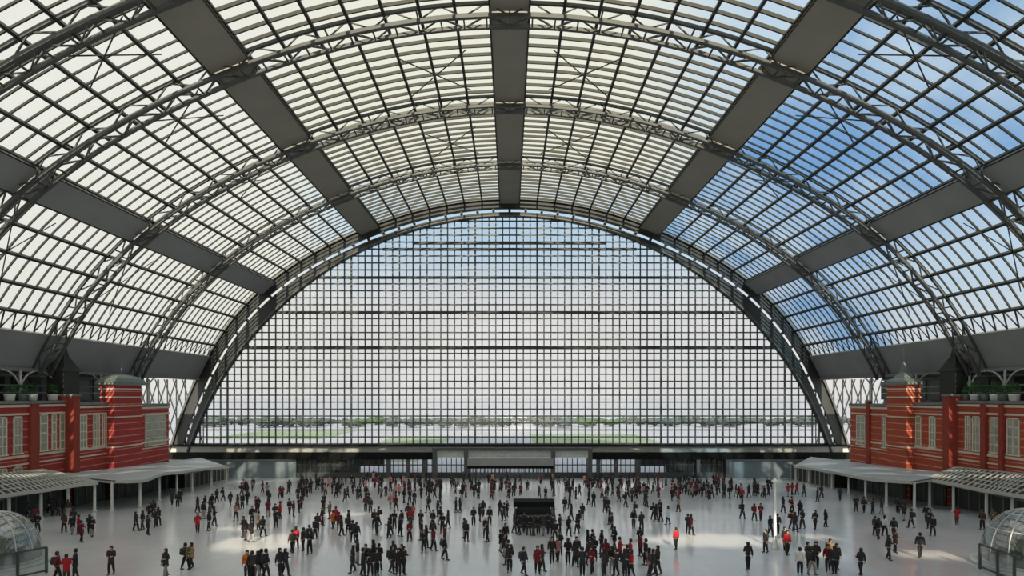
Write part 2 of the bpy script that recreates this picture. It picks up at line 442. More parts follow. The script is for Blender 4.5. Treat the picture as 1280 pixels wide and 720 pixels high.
m=MB(); m.quad((-55,-60,2),(55,-60,2),(55,-60,30),(-55,-60,30)); m.quad((-38,-60,30),(38,-60,30),(20,-60,42),(-20,-60,42)); m.build('wall_glass',M['clearglass'],wbk)
m=MB()
for i in range(-18,19): m.box(i*3-.1,i*3+.1,-60.1,-59.9,2,30)
for z in range(5,31,3): m.box(-55,55,-60.1,-59.9,z-.1,z+.1)
m.build('wall_mullions',M['mullion'],wbk)

# ------------------------------------------------------------------ brick buildings
def building(s_):
    bk=M['brickL'] if s_<0 else M['brickR']
    side='left' if s_<0 else 'right'
    b=tag(empty('brick_building',(s_*49,66,0)),
      ('crimson brick station building with square tower along the left side of the hall' if s_<0 else 'orange-red brick station building with hip-roofed tower along the right side of the hall'),'building','brick buildings flanking the hall')
    XA,XB,XC,XO=47.5,48.2,48.9,51.3
    dA0,dA1=760*XA/495.,760*XA/426.
    dB0=760*XB/545.
    def z_(py,d): return CZ-(py-495)*d/F
    segs=[(XA,dA0,dA1,12.2),(XB,dB0,dA0,12.5),(XC,38.,dB0,12.75)]
    def hb(xi,xo,y0,y1,z0,z1): m.box(s_*xi,s_*xo,y0,y1,z0,z1)
    for xi,d0,d1,zt in segs:
        m=MB(); hb(xi,XO,d0,d1,0 if xi<48 else 0,zt); m.build('wall',bk,b)
        m=MB(); hb(xi-.25,XO,d0-.05,d1,zt,zt+.28); c=m.build('coping',M['coping'],b)
        
        for w_,za,zb_ in ((.18,zt-.35,zt-.1),(.12,zt-1.15,zt-.95),(.1,7.35,7.6),(.1,6.6,6.75)):
            m=MB(); hb(xi-w_,xi,d0,d1,za,zb_); m.build('string_course',M['stone'],b)
    def window(xi,yc,wd,z0,z1,nv=1):
        nonlocal m
        m=MB(); t=.12
        hb(xi-.10,xi+.02,yc-wd/2,yc-wd/2+t,z0,z1); hb(xi-.10,xi+.02,yc+wd/2-t,yc+wd/2,z0,z1)
        hb(xi-.10,xi+.02,yc-wd/2,yc+wd/2,z1-t,z1); hb(xi-.14,xi+.02,yc-wd/2-.1,yc+wd/2+.1,z0,z0+t)
        for k in range(1,nv+1):
            y=yc-wd/2+wd*k/(nv+1); hb(xi-.09,xi,y-.05,y+.05,z0,z1)
        nz=max(2,int((z1-z0)/.85))
        for k in range(1,nz): z=z0+(z1-z0)*k/nz; hb(xi-.09,xi,yc-wd/2,yc+wd/2,z-.05,z+.05)
        w_=m.build('window',M['winframe'],b)
        m=MB(); hb(xi-.05,xi-.02,yc-wd/2+.06,yc+wd/2-.06,z0+.06,z1-.06); m.build('pane',M['pane'],w_)
    # block A windows
    def dy(dx,xi): return F*xi/dx
    def span(dx0,dx1,xi): a,c=dy(dx1,xi),dy(dx0,xi); return (a+c)/2,c-a
    if s_<0:
        yc,wd=span(430,456,XA); window(XA,yc,wd,6.9,11.1,4)
        for dx in ((504,510),(513,521),(529,538)):
            yc,wd=span(*dx,XB); window(XB,yc,wd,7.6,11.4,1)
        for dx in ((556,563),(567,573),(578,588)): yc,wd=span(*dx,XC); window(XC,yc,wd,7.7,11.6,0)
        for dx in ((610,621),(629,640),(652,668)): yc,wd=span(*dx,XC); window(XC,yc,wd,7.7,11.5,1); window(XC,yc,wd,4.9,6.5,1)
        tw=(460,494); piers=((592,602),(541,549)); 
    else:
        for dx in ((434,445),(466,471),(474,479)): yc,wd=span(*dx,XA); window(XA,yc,wd,6.9,10.9,1)
        for dx in ((508,515),(525,533)): yc,wd=span(*dx,XB); window(XB,yc,wd,7.6,11.2,1)
        for dx in ((570,577),(579,589),(601,613),(622,638),(650,664)): yc,wd=span(*dx,XC); window(XC,yc,wd,7.7,11.4,1)
        tw=(472,496); piers=((592,598),(545,553),(615,620),(449,452))
    for yy in (54.6,52.2,48.6,46.2,42.6,40.2): window(XC,yy,1.3,7.7,11.4,1)
    # tower
    a,c=dy(tw[1],XA-.3),dy(tw[0],XA-.3)
    zt=14.9
    TO=XA+1.4
    m=MB(); hb(XA-.3,TO,a,c,3.,zt); m.build('tower',bk,b)
    for z in (7.3,10.9,12.2,13.3,14.3):
        m=MB(); hb(XA-.4,TO+.1,a-.08,c+.08,z,z+.16); m.build('tower_band',M['stone'],b)
    m=MB(); xi,xo=XA-.7,TO+.4; n=len(m.v)
    hb(xi,xo,a-.4,c+.4,zt,zt+.3)
    cx,cy=(xi+xo)/2,(a+c)/2; n=len(m.v)
    if s_<0:
        prof=[(0,0),(.18,.45),(.45,.8),(.8,.95)]
    else: prof=[(0,0),(.5,.5),(.8,1.2),(.97,2.6)]
    for q,h in prof:
        for ux,uy in ((-1,-1),(1,-1),(1,1),(-1,1)): m.v.append((s_*(cx+ux*(xo-xi)/2*(1-q)),cy+uy*(c-a+.8)/2*(1-q),zt+.3+h))
    for i in range(len(prof)-1):
        for k in range(4): k2=(k+1)%4; m.f.append((n+i*4+k,n+i*4+k2,n+i*4+4+k2,n+i*4+4+k))
    e=n+(len(prof)-1)*4; m.f.append((e,e+1,e+2,e+3))
    m.build('tower_roof',M['coping'],b)
    m=MB(); top=zt+.3+prof[-1][1]; m.tube([(s_*cx,cy,top-.1),(s_*cx,cy,top+1.5)],.06,6,[.09,.03]); m.build('finial',M['coping'],b)
    # piers
    for dx0,dx1 in piers:
        big=540<dx0<560
        xi=XC if dx0>556 else (XB if dx0>495 else XA)
        if big: xi=XB
        y0,y1=dy(dx1,xi),dy(dx0,xi)
        m=MB(); hb(xi-.35,XO-.5 if big else xi+.1,y0,y1,3.5,13.5 if big else 12.75); 
        m.build('pier',M['pierred'],b)
        m=MB(); hb(xi-.45,XO-.4 if big else xi+.1,y0-.1,y1+.1,13.5 if big else 12.75,13.75 if big else 12.95); m.build('pier_cap',M['coping'],b)
    # dark spired roof turret behind the big pier
    y0=dy(566,XC+1.2); y1=y0+2.4; m=MB(); hb(XC+.4,XC+2.3,y0,y1,13.0,16.3); m.build('roof_turret',M['darktimber'],b)
    m=MB(); n=len(m.v)
    for q,z in ((1.25,16.3),(1.0,16.6),(.35,18.0),(.06,19.8)):
        for ux,uy in ((-1,-1),(1,-1),(1,1),(-1,1)): m.v.append((s_*(XC+1.35+ux*q*.95),(y0+y1)/2+uy*q*1.2,z))
    for i in range(3):
        for k in range(4): k2=(k+1)%4; m.f.append((n+i*4+k,n+i*4+k2,n+i*4+4+k2,n+i*4+4+k))
    m.f.append((n+12,n+13,n+14,n+15)); m.f.append((n+3,n+2,n+1,n)); m.build('turret_spire',M['darktimber'],b)
    # ground floor shop fronts
    m=MB()
    hb(XA-.12,XA+.1,dA0-.1,dA1,fz(dA1),3.9); hb(XB-.12,XB+.1,dB0-.1,dA0,fz(dA0),4.4); hb(XC-.12,XC+.1,42,dB0,fz(dB0),4.7); m.build('shopfront',M['dark'],b)
    m=MB(); y=42.
    while y<dA1:
        xi=XC if y<dB0 else (XB if y<dA0 else XA); hb(xi-.2,xi-.1,y-.06,y+.06,fz(y),3.9); hb(XA-.2,xi-.1,y-.03,y+1.53,3.8,3.92); y+=1.5
    m.build('shopfront_frame',M['coping'],b)
    return b
building(-1); building(1)
# low dark retail unit at the far end of each canopy
for s_ in (-1,1):
    r=tag(empty('retail_unit',(s_*48,91,0)),'low dark shop unit under the far end of the %s canopy'%('left' if s_<0 else 'right'),'shop')
    m=MB(); m.box(s_*45.6,s_*50.5,85.3,98.5,0,2.5); m.build('shop_body',M['dark'],r)
    m=MB(); y=85.4
    while y<98.4: m.box(s_*45.5,s_*45.6,y-.05,y+.05,0.1,2.5); y+=1.3
    m.box(s_*45.5,s_*45.6,85.3,98.5,2.4,2.52)
    m.build('shop_mullions',M['canopyedge'],r)

# ------------------------------------------------------------------ canopies
def canopy(s_, posts, name, label, back, glassy):
    # posts: list of (x,y,ztop)
    c=tag(empty(name,(posts[len(posts)//2][0],posts[len(posts)//2][1],fz(posts[len(posts)//2][1]))),label,'canopy')
    ex=[]; fr=[]
    for i,(x,y,z) in enumerate(posts): fr.append(Vector((x-s_*.35,y,z)))
    # smooth front edge
    def cat(p,n=6):
        q=[p[0]]+p+[p[-1]]; o=[]
        for i in range(1,len(q)-2):
            for k in range(n):
                t=k/n; a,b_,c_,d=q[i-1],q[i],q[i+1],q[i+2]
                o.append(.5*((2*b_)+(c_-a)*t+(2*a-5*b_+4*c_-d)*t*t+(3*b_-a-3*c_+d)*t**3))
        o.append(q[-2]); return o
    fe=cat(fr)
    bx=[Vector((back(p.y)[0],p.y,back(p.y)[1])) for p in fe]
    m=MB(); th=.16; NS=5
    rows=[]
    for a,b_ in zip(fe,bx):
        row=[]
        for k in range(NS+1):
            t=k/NS; q=a.lerp(b_,t); q.z=a.z+(b_.z-a.z)*(.75*t+.25*math.sin(t*math.pi/2) if glassy else t); row.append(q)
        rows.append(row)
    n=len(m.v)
    W=NS+1
    for r_ in rows:
        for q in r_: m.v.append((q.x,q.y,q.z+.02))
    for r_ in rows:
        for q in r_: m.v.append((q.x,q.y,q.z+.02-(.03 if glassy else th)))
    L=len(rows)*W
    for i in range(len(rows)-1):
        for k in range(NS):
            a=n+i*W+k; m.f.append((a,a+1,a+W+1,a+W)); m.f.append((L+a,L+a+W,L+a+W+1,L+a+1))
    m.build('canopy_roof',M['domeglass'] if glassy else M['canopyroof'],c)
    m=MB()
    if glassy:
        for i in range(0,len(rows),1):
            for k in range(NS): m.bar(rows[i][k]+Vector((0,0,.05)),rows[i][k+1]+Vector((0,0,.05)),.10)
        for k in range(0,NS+1): 
            for i in range(len(rows)-1): m.bar(rows[i][k]+Vector((0,0,.05)),rows[i+1][k]+Vector((0,0,.05)),.09)
        m.build('roof_bars',M['post'],c); m=MB()
    for i in range(len(fe)-1): m.bar(fe[i]+Vector((0,0,-.08)),fe[i+1]+Vector((0,0,-.08)),.14,.34)
    m.build('canopy_fascia',M['canopyedge'],c)
    m=MB()
    for i in range(0,len(rows),3): m.bar(rows[i][0]-Vector((0,0,.2)),rows[i][-1]-Vector((0,0,.2)),.1,.18)
    m.build('roof_beams',M['canopyedge'],c)
    for i,(x,y,z) in enumerate(posts):
        m=MB(); g0=fz(y); m.tube([(x,y,g0),(x,y,g0+.12),(x,y,g0+.14),(x,y,z-.05)],.15,10,[.26,.24,.15,.13]); m.build('post',M['post'],c,True)
LP=[(85,643,607),(140,638,601),(175,634,600),(199,626,592),(221,620,590),(240,615,587),(264,607,585),(283,603,583.5)]
RP=[(995,601,584),(1015,604,585),(1040,611,589),(1061,618,593),(1082,626,597),(1108,633,600),(1143,636,602),(1178,640,603)]
def pw(l,xshift=0,cap=None):
    o=[]
    for px,pb,ptp in l:
        x,y,z=gx(px,pb)
        if cap and abs(x)>cap: x=math.copysign(cap,x)
        o.append((x,y,CZ-(ptp-495)*y/F))
    return o
lp=pw(LP,cap=44.8); rp=pw(RP,cap=45.2)
lp=[(x,y,max(z,fz(y)+2.35)) for x,y,z in lp]; rp=[(x,y,max(z,fz(y)+2.35)) for x,y,z in rp]
bk_far=lambda s_: (lambda y:(s_*(47.3 if y>70 else 48.4), fz(y)+3.75))
canopy(-1,lp[1:],'flat_canopy','flat pale metal canopy on slim posts along the left building, far section',bk_far(-1),False)
canopy(1,rp[:-1],'flat_canopy','flat pale metal canopy on slim posts along the right building, far section',bk_far(1),False)
ln=[(-45.0,44.,4.95),(-45.6,50.,4.75),(-45.7,55.5,4.6),(-45.4,58.9,4.45),(-44.6,61.4,4.5),(-43.,63.,4.6)]
rn=[(45.0,44.,4.95),(45.6,50.,4.75),(45.9,55.5,4.6),(46.2,58.9,4.45),(46.0,63.,4.5),(45.6,66.,4.5)]
bk_near=lambda s_: (lambda y:(s_*48.5, fz(y)+4.4))
canopy(-1,ln,'glass_canopy','curved glazed canopy with pale bars at the left edge, before the brick building',bk_near(-1),True)
canopy(1,rn,'glass_canopy','curved glazed canopy with pale bars at the right edge, before the brick building',bk_near(1),True)

# eaves columns with curved arms above the buildings
SPOT=[]
for s_,l in ((-1,(46.5,52.,57.5,63.,68.,75.5,86.)),(1,(46.5,52.,57.5,62.2,67.,75.8,86.))):
    for i,y in enumerate(l):
        ztop=16.2; zbase=13.05 if y<83 else 0.0
        xx=50.7 if y<83 else 51.2
        c=tag(empty('eaves_column',(s_*xx,y,zbase)),
          'slim grey column with curved arms under the %s eaves, %s'%('left' if s_<0 else 'right',
           ['beyond the edge of the view','second beyond the edge of the view','at the outer edge of the building roof','between the potted shrubs and the roof turret' ,'beside the spired roof turret','beside the tower roof','standing past the far end of the building'][i]),'column','eaves columns')
        m=MB(); m.tube([(s_*xx,y,zbase),(s_*xx,y,ztop)],.13,8); m.build('shaft',M['post'],c,True)
        for q in (-1,1):
            m=MB(); pts=[]
            for k in range(7):
                a=k/6*math.pi/2; pts.append((s_*xx,y+q*(2.3*(1-math.cos(a))),ztop-2.3+2.3*math.sin(a)))
            m.tube(pts,.09,6); m.build('curved_arm',M['post'],c,True)

# potted shrubs on the roof edge
def shrub(x,y,z,h,lab,white):
    t=tag(empty('potted_shrub',(x,y,z)),lab,'potted plant','potted shrubs along the roof edges')
    m=MB(); n=len(m.v); m.lathe([(.28,0),(.42,.05),(.46,.55),(.5,.6),(.5,.68),(.40,.68)],x,y,z,10); m.build('pot',M['white'] if white else M['coping'],t,True)
    m=MB(); rnd=random.Random(int(x*10+y*7))
    for k in range(150):
        a=rnd.uniform(0,6.28); b_=rnd.uniform(-.5,1); r=.55*rnd.uniform(.5,1)
        p=Vector((x+r*math.cos(a)*math.cos(b_),y+r*math.sin(a)*math.cos(b_),z+.65+h*.45+h*.5*math.sin(b_)))
        u=Vector((rnd.uniform(-1,1),rnd.uniform(-1,1),rnd.uniform(-1,1))).normalized(); v=u.cross(Vector((.3,.5,.8))).normalized()
        m.quad(p-u*.13,p-v*.06,p+u*.13,p+v*.06)
    m.build('foliage',M['leaf'],t)
    m=MB(); m.tube([(x,y,z+.5),(x+.05,y,z+.65+h*.5)],.04,5); m.build('stem',M['bark'],t)
for px,w_,h,lab in ((12,1,.9,'low shrub in a white pot at the far left edge of the left building roof'),(27,0,1.1,'dark green shrub in a grey pot on left building roof, second from left edge'),(40,1,1.3,'taller shrub in a white pot on the left building roof, third from the left edge'),(66,1,1.2,'shrub in a white pot nearest the spired turret on the left building roof')):
    y=F*49.6/(637-px); shrub(-49.6,y,13.03,h,lab,w_)
for px,w_,h,lab in ((1209,0,.9,'low shrub in a grey pot nearest the spired turret on the right building roof'),(1219,1,1.6,'tall shrub in a white pot on the right building roof, second from the turret'),(1232,0,1.0,'dark shrub in a grey pot on the right building roof, third from the turret'),(1244,1,1.4,'shrub in a white pot on the right building roof, fourth from the turret'),(1256,0,1.0,'dark shrub in a grey pot on the right building roof, second from the right edge'),(1268,1,1.3,'shrub in a white pot on the right building roof at the right edge')):
    y=F*49.6/(px-637); shrub(49.6,y,13.03,h,lab,w_)

# ------------------------------------------------------------------ glass domes, railings, lamps, kiosk
def dome(px,py,r,h,lab):
    x,y,z=gx(px,py)
    d=tag(empty('glass_dome',(x,y,z)),lab,'glass dome','glass domes at the front corners')
    m=MB(); m.lathe([(r+.55,0),(r+.55,.16),(r+.1,.16),(r+.1,.3),(r-.1,.3)],x,y,z-.02,28); m.build('plinth',M['ledge'],d)
    prof=[(r*math.cos(a),.3+(h-.3)*math.sin(a)**.9) for a in frange(0,math.pi/2*.985,10)]
    m=MB(); m.lathe(prof,x,y,z,28); m.build('dome_glass',M['domeglass'],d,True)
    m=MB()
    for k in range(14):
        a=2*math.pi*k/14; m.tube([(x+q*math.cos(a),y+q*math.sin(a),z+hh) for q,hh in prof],.035,5)
    for q,hh in (prof[0],prof[4],prof[7]):
        m.tube([(x+q*math.cos(a),y+q*math.sin(a),z+hh) for a in frange(0,2*math.pi,28)],.035,5)
    m.build('dome_ribs',M['post'],d,True)
    # doorway frame towards the hall
    return d
dome(-4,706,2.4,3.5,'domed glass lift shelter at the bottom left corner')
dome(1287,708,2.6,3.75,'domed glass lift shelter at the bottom right corner')
# planting seen inside the domes
for (px,py,lab) in ((6,704,'green shrub inside the left glass dome'),(1277,706,'green shrub inside the right glass dome')):
    x,y,z=gx(px,py); t=tag(empty('shrub',(x,y,z+.15)),lab,'shrub'); rnd=random.Random(px)
    m=MB()
    for k in range(260):
        a=rnd.uniform(0,6.28); b_=rnd.uniform(-.4,1.3); r=.9*rnd.uniform(.4,1)
        p=Vector((x+r*math.cos(a)*math.cos(b_),y+r*math.sin(a)*math.cos(b_),z+.85+.75*math.sin(b_)))
        u=Vector((rnd.uniform(-1,1),rnd.uniform(-1,1),rnd.uniform(-1,1))).normalized(); v=u.cross(Vector((.3,.5,.8))).normalized()
        m.quad(p-u*.16,p-v*.08,p+u*.16,p+v*.08)
    m.build('foliage',M['leaf'],t)
    m=MB(); m.tube([(x,y,z+.1),(x,y,z+1.1)],.06,6); m.build('stem',M['bark'],t)
def railing(pts,h,lab):
    w3=[gx(*p) for p in pts]
    c=w3[0]; r=tag(empty('railing',c),lab,'railing','guard rails by the glass domes')
    for x,y,z in w3:
        m=MB(); m.box(x-.06,x+.06,y-.06,y+.06,z-.02,z+h); m.build('rail_post',M['steel'],r)
    m=MB(); g_=MB()
    for (a,b_) in zip(w3[:-1],w3[1:]):
        A,B=Vector(a),Vector(b_); up=Vector((0,0,1))
        for hh,nm in ((h,'hand_rail'),(.15,'foot_rail')):
            m=MB(); m.bar(A+up*hh,B+up*hh,.10); m.build(nm,M['steel'],r)
        g_.quad(A+up*.2,B+up*.2,B+up*(h-.05),A+up*(h-.05))
    g_.build('rail_glass',M['domeglass'],r)
railing([(58,716),(22,724),(-10,731)],1.6,'dark steel guard rail with glass panel beside the left glass dome')
railing([(1225,711),(1247,720),(1268,729)],1.6,'dark steel guard rail with glass panel beside the right glass dome')
def lamp(x,y,z,h,lab,globe=False):
    l=tag(empty('lamp_post',(x,y,z)),lab,'lamp post')
    m=MB(); m.tube([(x,y,z),(x,y,z+.25),(x,y,z+.9),(x,y,z+h)],.1,10,[.24,.18,.09,.06]); m.build('pole',M['white'],l,True)
    m=MB()
    if globe: m.lathe([(.02,0),(.2,.08),(.3,.3),(.2,.52),(.02,.6)],x,y,z+h-.05,12)
    else: m.lathe([(.05,0),(.24,.1),(.28,.2),(.08,.3),(.02,.4)],x,y,z+h-.05,12)
    m.build('lamp_head',M['white'],l,True)
x,y,z=gx(969,687); lamp(x,y,z,4.9,'tall slim white lamp post standing alone in the crowd right of centre')
x,y,z=gx(7,662); lamp(-45,y,z,2.5,'white globe lamp by the left edge under the glazed canopy',True)
# dark roofed information kiosk in the middle of the crowd
x,y,z=gx(667,659)
k_=tag(empty('information_kiosk',(x,y,z)),'low kiosk with long dark flat roof in the middle of the crowd','kiosk')
m=MB(); m.box(x-1.8,x+1.8,y-.9,y+.9,z+1.95,z+2.4); m.build('kiosk_roof',M['black'],k_)
m=MB(); m.box(x-1.5,x+1.5,y-.4,y+.4,z-.02,z+1.05); m.build('counter',M['darktimber'],k_)
m=MB(); m.box(x-1.5,x+1.5,y-.05,y+.05,z+1.1,z+1.97); m.build('back_screen',M['darktimber'],k_)
m=MB(); m.box(x-1.58,x+1.58,y-.5,y+.5,z+1.05,z+1.12); m.build('counter_top',M['greypanel'],k_)
for a,b_ in ((-1.65,-.8),(1.65,-.8),(1.65,.8),(-1.65,.8)):
    m=MB(); m.tube([(x+a,y+b_,z-.02),(x+a,y+b_,z+1.97)],.05,8); m.build('kiosk_post',M['steel'],k_,True)

# ------------------------------------------------------------------ people
def skinmesh(name, verts, edges, radii, m, sub=1):
    me=bpy.data.meshes.new(name); me.from_pydata(verts,edges,[])
    o=bpy.data.objects.new(name,me); C.objects.link(o)
    sk=o.modifiers.new('s','SKIN'); sk.use_smooth_shade=True
    sv=me.skin_vertices[0].data
    for i,r in enumerate(radii):
        sv[i].radius = r if isinstance(r,tuple) else (r,r)
        sv[i].use_root = (i==0)
    if sub:
        s2=o.modifiers.new('b','SUBSURF'); s2.levels=sub; s2.render_levels=sub
    dg=bpy.context.evaluated_depsgraph_get(); dg.update()
    nm=bpy.data.meshes.new_from_object(o.evaluated_get(dg))
    bpy.data.objects.remove(o); nm.materials.clear(); nm.materials.append(m)
    for p in nm.polygons: p.use_smooth=True
    return nm
def person_meshes(pose):
    # skeleton for a 1.75 m adult facing -y ; returns dict of meshes
    st=pose['stride']; arm=pose['arm']; bend=pose.get('bend',0)
    H={}
    hipL=(-.09,0,.93); hipR=(.09,0,.93)
    def leg(sx,s): # s forward stride
        knee=(sx*.10,-s*.22-.02,.50); ank=(sx*.10,-s*.36+(.05 if s<0 else 0),.09+(.05 if s<0 else 0)); toe=(sx*.115,ank[1]-.15,.045)
        return knee,ank,toe
    kL,aL,tL=leg(-1,st); kR,aR,tR=leg(1,-st)
    def armp(sx,s,bent):
        sh=(sx*.185,0,1.43); el=(sx*.235,-s*.12+.02,1.15)
        if bent: wr=(sx*.17,el[1]-.22,1.17); hd=(sx*.15,wr[1]-.08,1.19); d=Vector((-sx*.15,-1,.1)).normalized()
        else: wr=(sx*.25,el[1]-s*.10-.03,.90); hd=(sx*.25,wr[1]-.02,.82); d=Vector((0,-.25,-1)).normalized()
        return sh,el,wr,hd,d
    AL=armp(-1,-st+arm[0]*.0,arm[0]); AR=armp(1,st,arm[1])
    V=[(0,0,.96),(0,.01,1.15),(0,.01,1.36),(0,.0,1.47),(0,-.01,1.54),(0,-.015,1.62),(0,-.01,1.70)]
    Rr=[(.15,.11),(.125,.10),(.15,.105),(.085,.075),(.055,.055),(.085,.095),(.070,.082)]
    E=[(i,i+1) for i in range(6)]
    def add(p,v,r): V.append(p); Rr.append(r); E.append((v,len(V)-1)); return len(V)-1
    n=add((0,-.115,1.60),5,.014)      # nose
    add((-.085,0,1.61),5,.016); add((.085,0,1.61),5,.016)   # ears
    for hp,k,a,t in ((hipL,kL,aL,tL),(hipR,kR,aR,tR)):
        i=add((hp[0],hp[1],.86),0,.085); i=add(k,i,.058); i=add(a,i,.038); add(t,i,.032)
    for sx,(sh,el,wr,hd,d) in ((-1,AL),(1,AR)):
        i=add(sh,2,.062); i=add(el,i,.043); i=add(wr,i,.027); i=add(hd,i,(.034,.020))
        hdv=Vector(hd); side=d.cross(Vector((sx,0,0)) if abs(d.x)<.7 else Vector((0,0,1))).normalized()
        for q,l in ((-1.5,.062),(-.5,.074),(.5,.07),(1.5,.055)):
            b_=hdv+side*q*.017+d*.035; i2=add(tuple(b_),i,.0095); i3=add(tuple(b_+d*l*.55+Vector((-sx*.006,0,0))),i2,.0085); add(tuple(b_+d*l+Vector((-sx*.018,0,0))),i3,.007)
        t_=hdv-side*.035-d*.01; i2=add(tuple(t_),i,.010); add(tuple(t_-side*.012+d*.035),i2,.008)
    body=skinmesh('person_body',V,E,[((r,r) if not isinstance(r,tuple) else r) if (z_>1.5 or (z_<.02) or abs(r if not isinstance(r,tuple) else r[0])<.03) else tuple(q*.62 for q in ((r,r) if not isinstance(r,tuple) else r)) for r,z_ in zip(Rr,[v[2] for v in V])],M['skin'],1)
    # jacket
    V=[(0,.0,.90 if not pose['coat'] else .62),(0,0,1.0),(0,.01,1.18),(0,.01,1.38),(0,0,1.48)]
    Rr=[(.175,.135) if not pose['coat'] else (.20,.17),(.172,.13),(.155,.125),(.178,.128),(.085,.08)]
    E=[(i,i+1) for i in range(4)]
    for sx,(sh,el,wr,hd,d) in ((-1,AL),(1,AR)):
        i=add((sh[0],sh[1],sh[2]-.01),3,.082); i=add(el,i,.062); add(wr,i,.048)
    coat=skinmesh('jacket',V,E,[tuple(q*1.13 for q in (r if isinstance(r,tuple) else (r,r))) for r in Rr],M['cloth'],1)
    V=[(0,0,.98),(0,0,.92)]; Rr=[(.158,.118),(.16,.12)]; E=[(0,1)]
    for sx,k,a in ((-1,kL,aL),(1,kR,aR)):
        i=add((sx*.09,0,.84),1,.105); i=add(k,i,.078); add((a[0],a[1],a[2]+.0),i,.062)
    tr=skinmesh('trousers',V,E,[tuple(q*1.13 for q in (r if isinstance(r,tuple) else (r,r))) for r in Rr],M['cloth'],1)
    m=MB()
    prof=[(.02,.155),(.07,.145),(.105,.10),(.112,.04),(.108,-.02),(.10,-.07 if not pose['long'] else -.20),(.08,-.09 if not pose['long'] else -.23)]
    m.lathe(prof[::-1],0,.022,1.625,12,(.93,1.0))
    hm=bpy.data.meshes.new('hair'); hm.from_pydata(m.v,[],m.f); hm.materials.append(M['hair'])
    for p in hm.polygons: p.use_smooth=True
    shs=[]
    for a,t in ((aL,tL),(aR,tR)):
        sh=MB(); sh.tube([(a[0],a[1]+.07,max(a[2]-.04,.045)),(a[0],a[1],a[2]-.035+.01),(t[0],t[1]+.03,.045),(t[0],t[1]-.03,.03)],.05,8,[.04,.055,.047,.022])
        sm=bpy.data.meshes.new('shoe'); sm.from_pydata(sh.v,[],sh.f); sm.materials.append(M['shoe']); shs.append(sm)
    for me in (body,coat,tr,hm,sm): pass
    out=dict(body=body,jacket=coat,trousers=tr,hair=hm,shoe=shs[0],shoe2=shs[1])
    zmin=min(v.co.z for me in (body,tr,shs[0],shs[1]) for v in me.vertices)
    for me in out.values():
        for v in me.vertices: v.co.z-=zmin
    if pose.get('bag'):
        b_=MB(); b_.box(-.15,.15,.14,.30,1.02-zmin,1.44-zmin); b_.box(-.11,.11,.30,.35,1.06-zmin,1.26-zmin)
        bm=bpy.data.meshes.new('backpack'); bm.from_pydata(b_.v,[],b_.f); bm.materials.append(M['pack']); out['backpack']=bm
    return out
POSES=[person_meshes(p) for p in (
 dict(stride=0.15,arm=(0,0),coat=False,long=False),
 dict(stride=.50,arm=(0,0),coat=False,long=False,bag=True),
 dict(stride=-.42,arm=(0,1),coat=True,long=True),
 dict(stride=.25,arm=(1,1),coat=True,long=False),
 dict(stride=.38,arm=(0,1),coat=False,long=True))]
protos=[]
for po in POSES:
    root=bpy.data.objects.new('person',po['body']); ch=[]
    for nm in ('jacket','trousers','hair','shoe','shoe2','backpack'):
        if nm in po:
            o=bpy.data.objects.new(nm.rstrip('2'),po[nm]); o.parent=root; ch.append(o)
    protos.append((root,ch))
COL={'dark':[(.012,.012,.014),(.02,.02,.025),(.03,.028,.03),(.018,.022,.03)],
 'red':[(.34,.015,.022)],'maroon':[(.14,.012,.02)],'orange':[(.55,.12,.02)],'tan':[(.32,.22,.12)],'olive':[(.12,.10,.05)],
 'pink':[(.38,.17,.16)],'blue':[(.45,.58,.68)],'white':[(.62,.62,.60)],'brown':[(.07,.035,.025)]}
PEOPLE=[]
def add_people(s,c='dark'):
    for t in s.split():
        a=t.split(','); PEOPLE.append((float(a[0]),float(a[1]),a[2] if len(a)>2 else c))
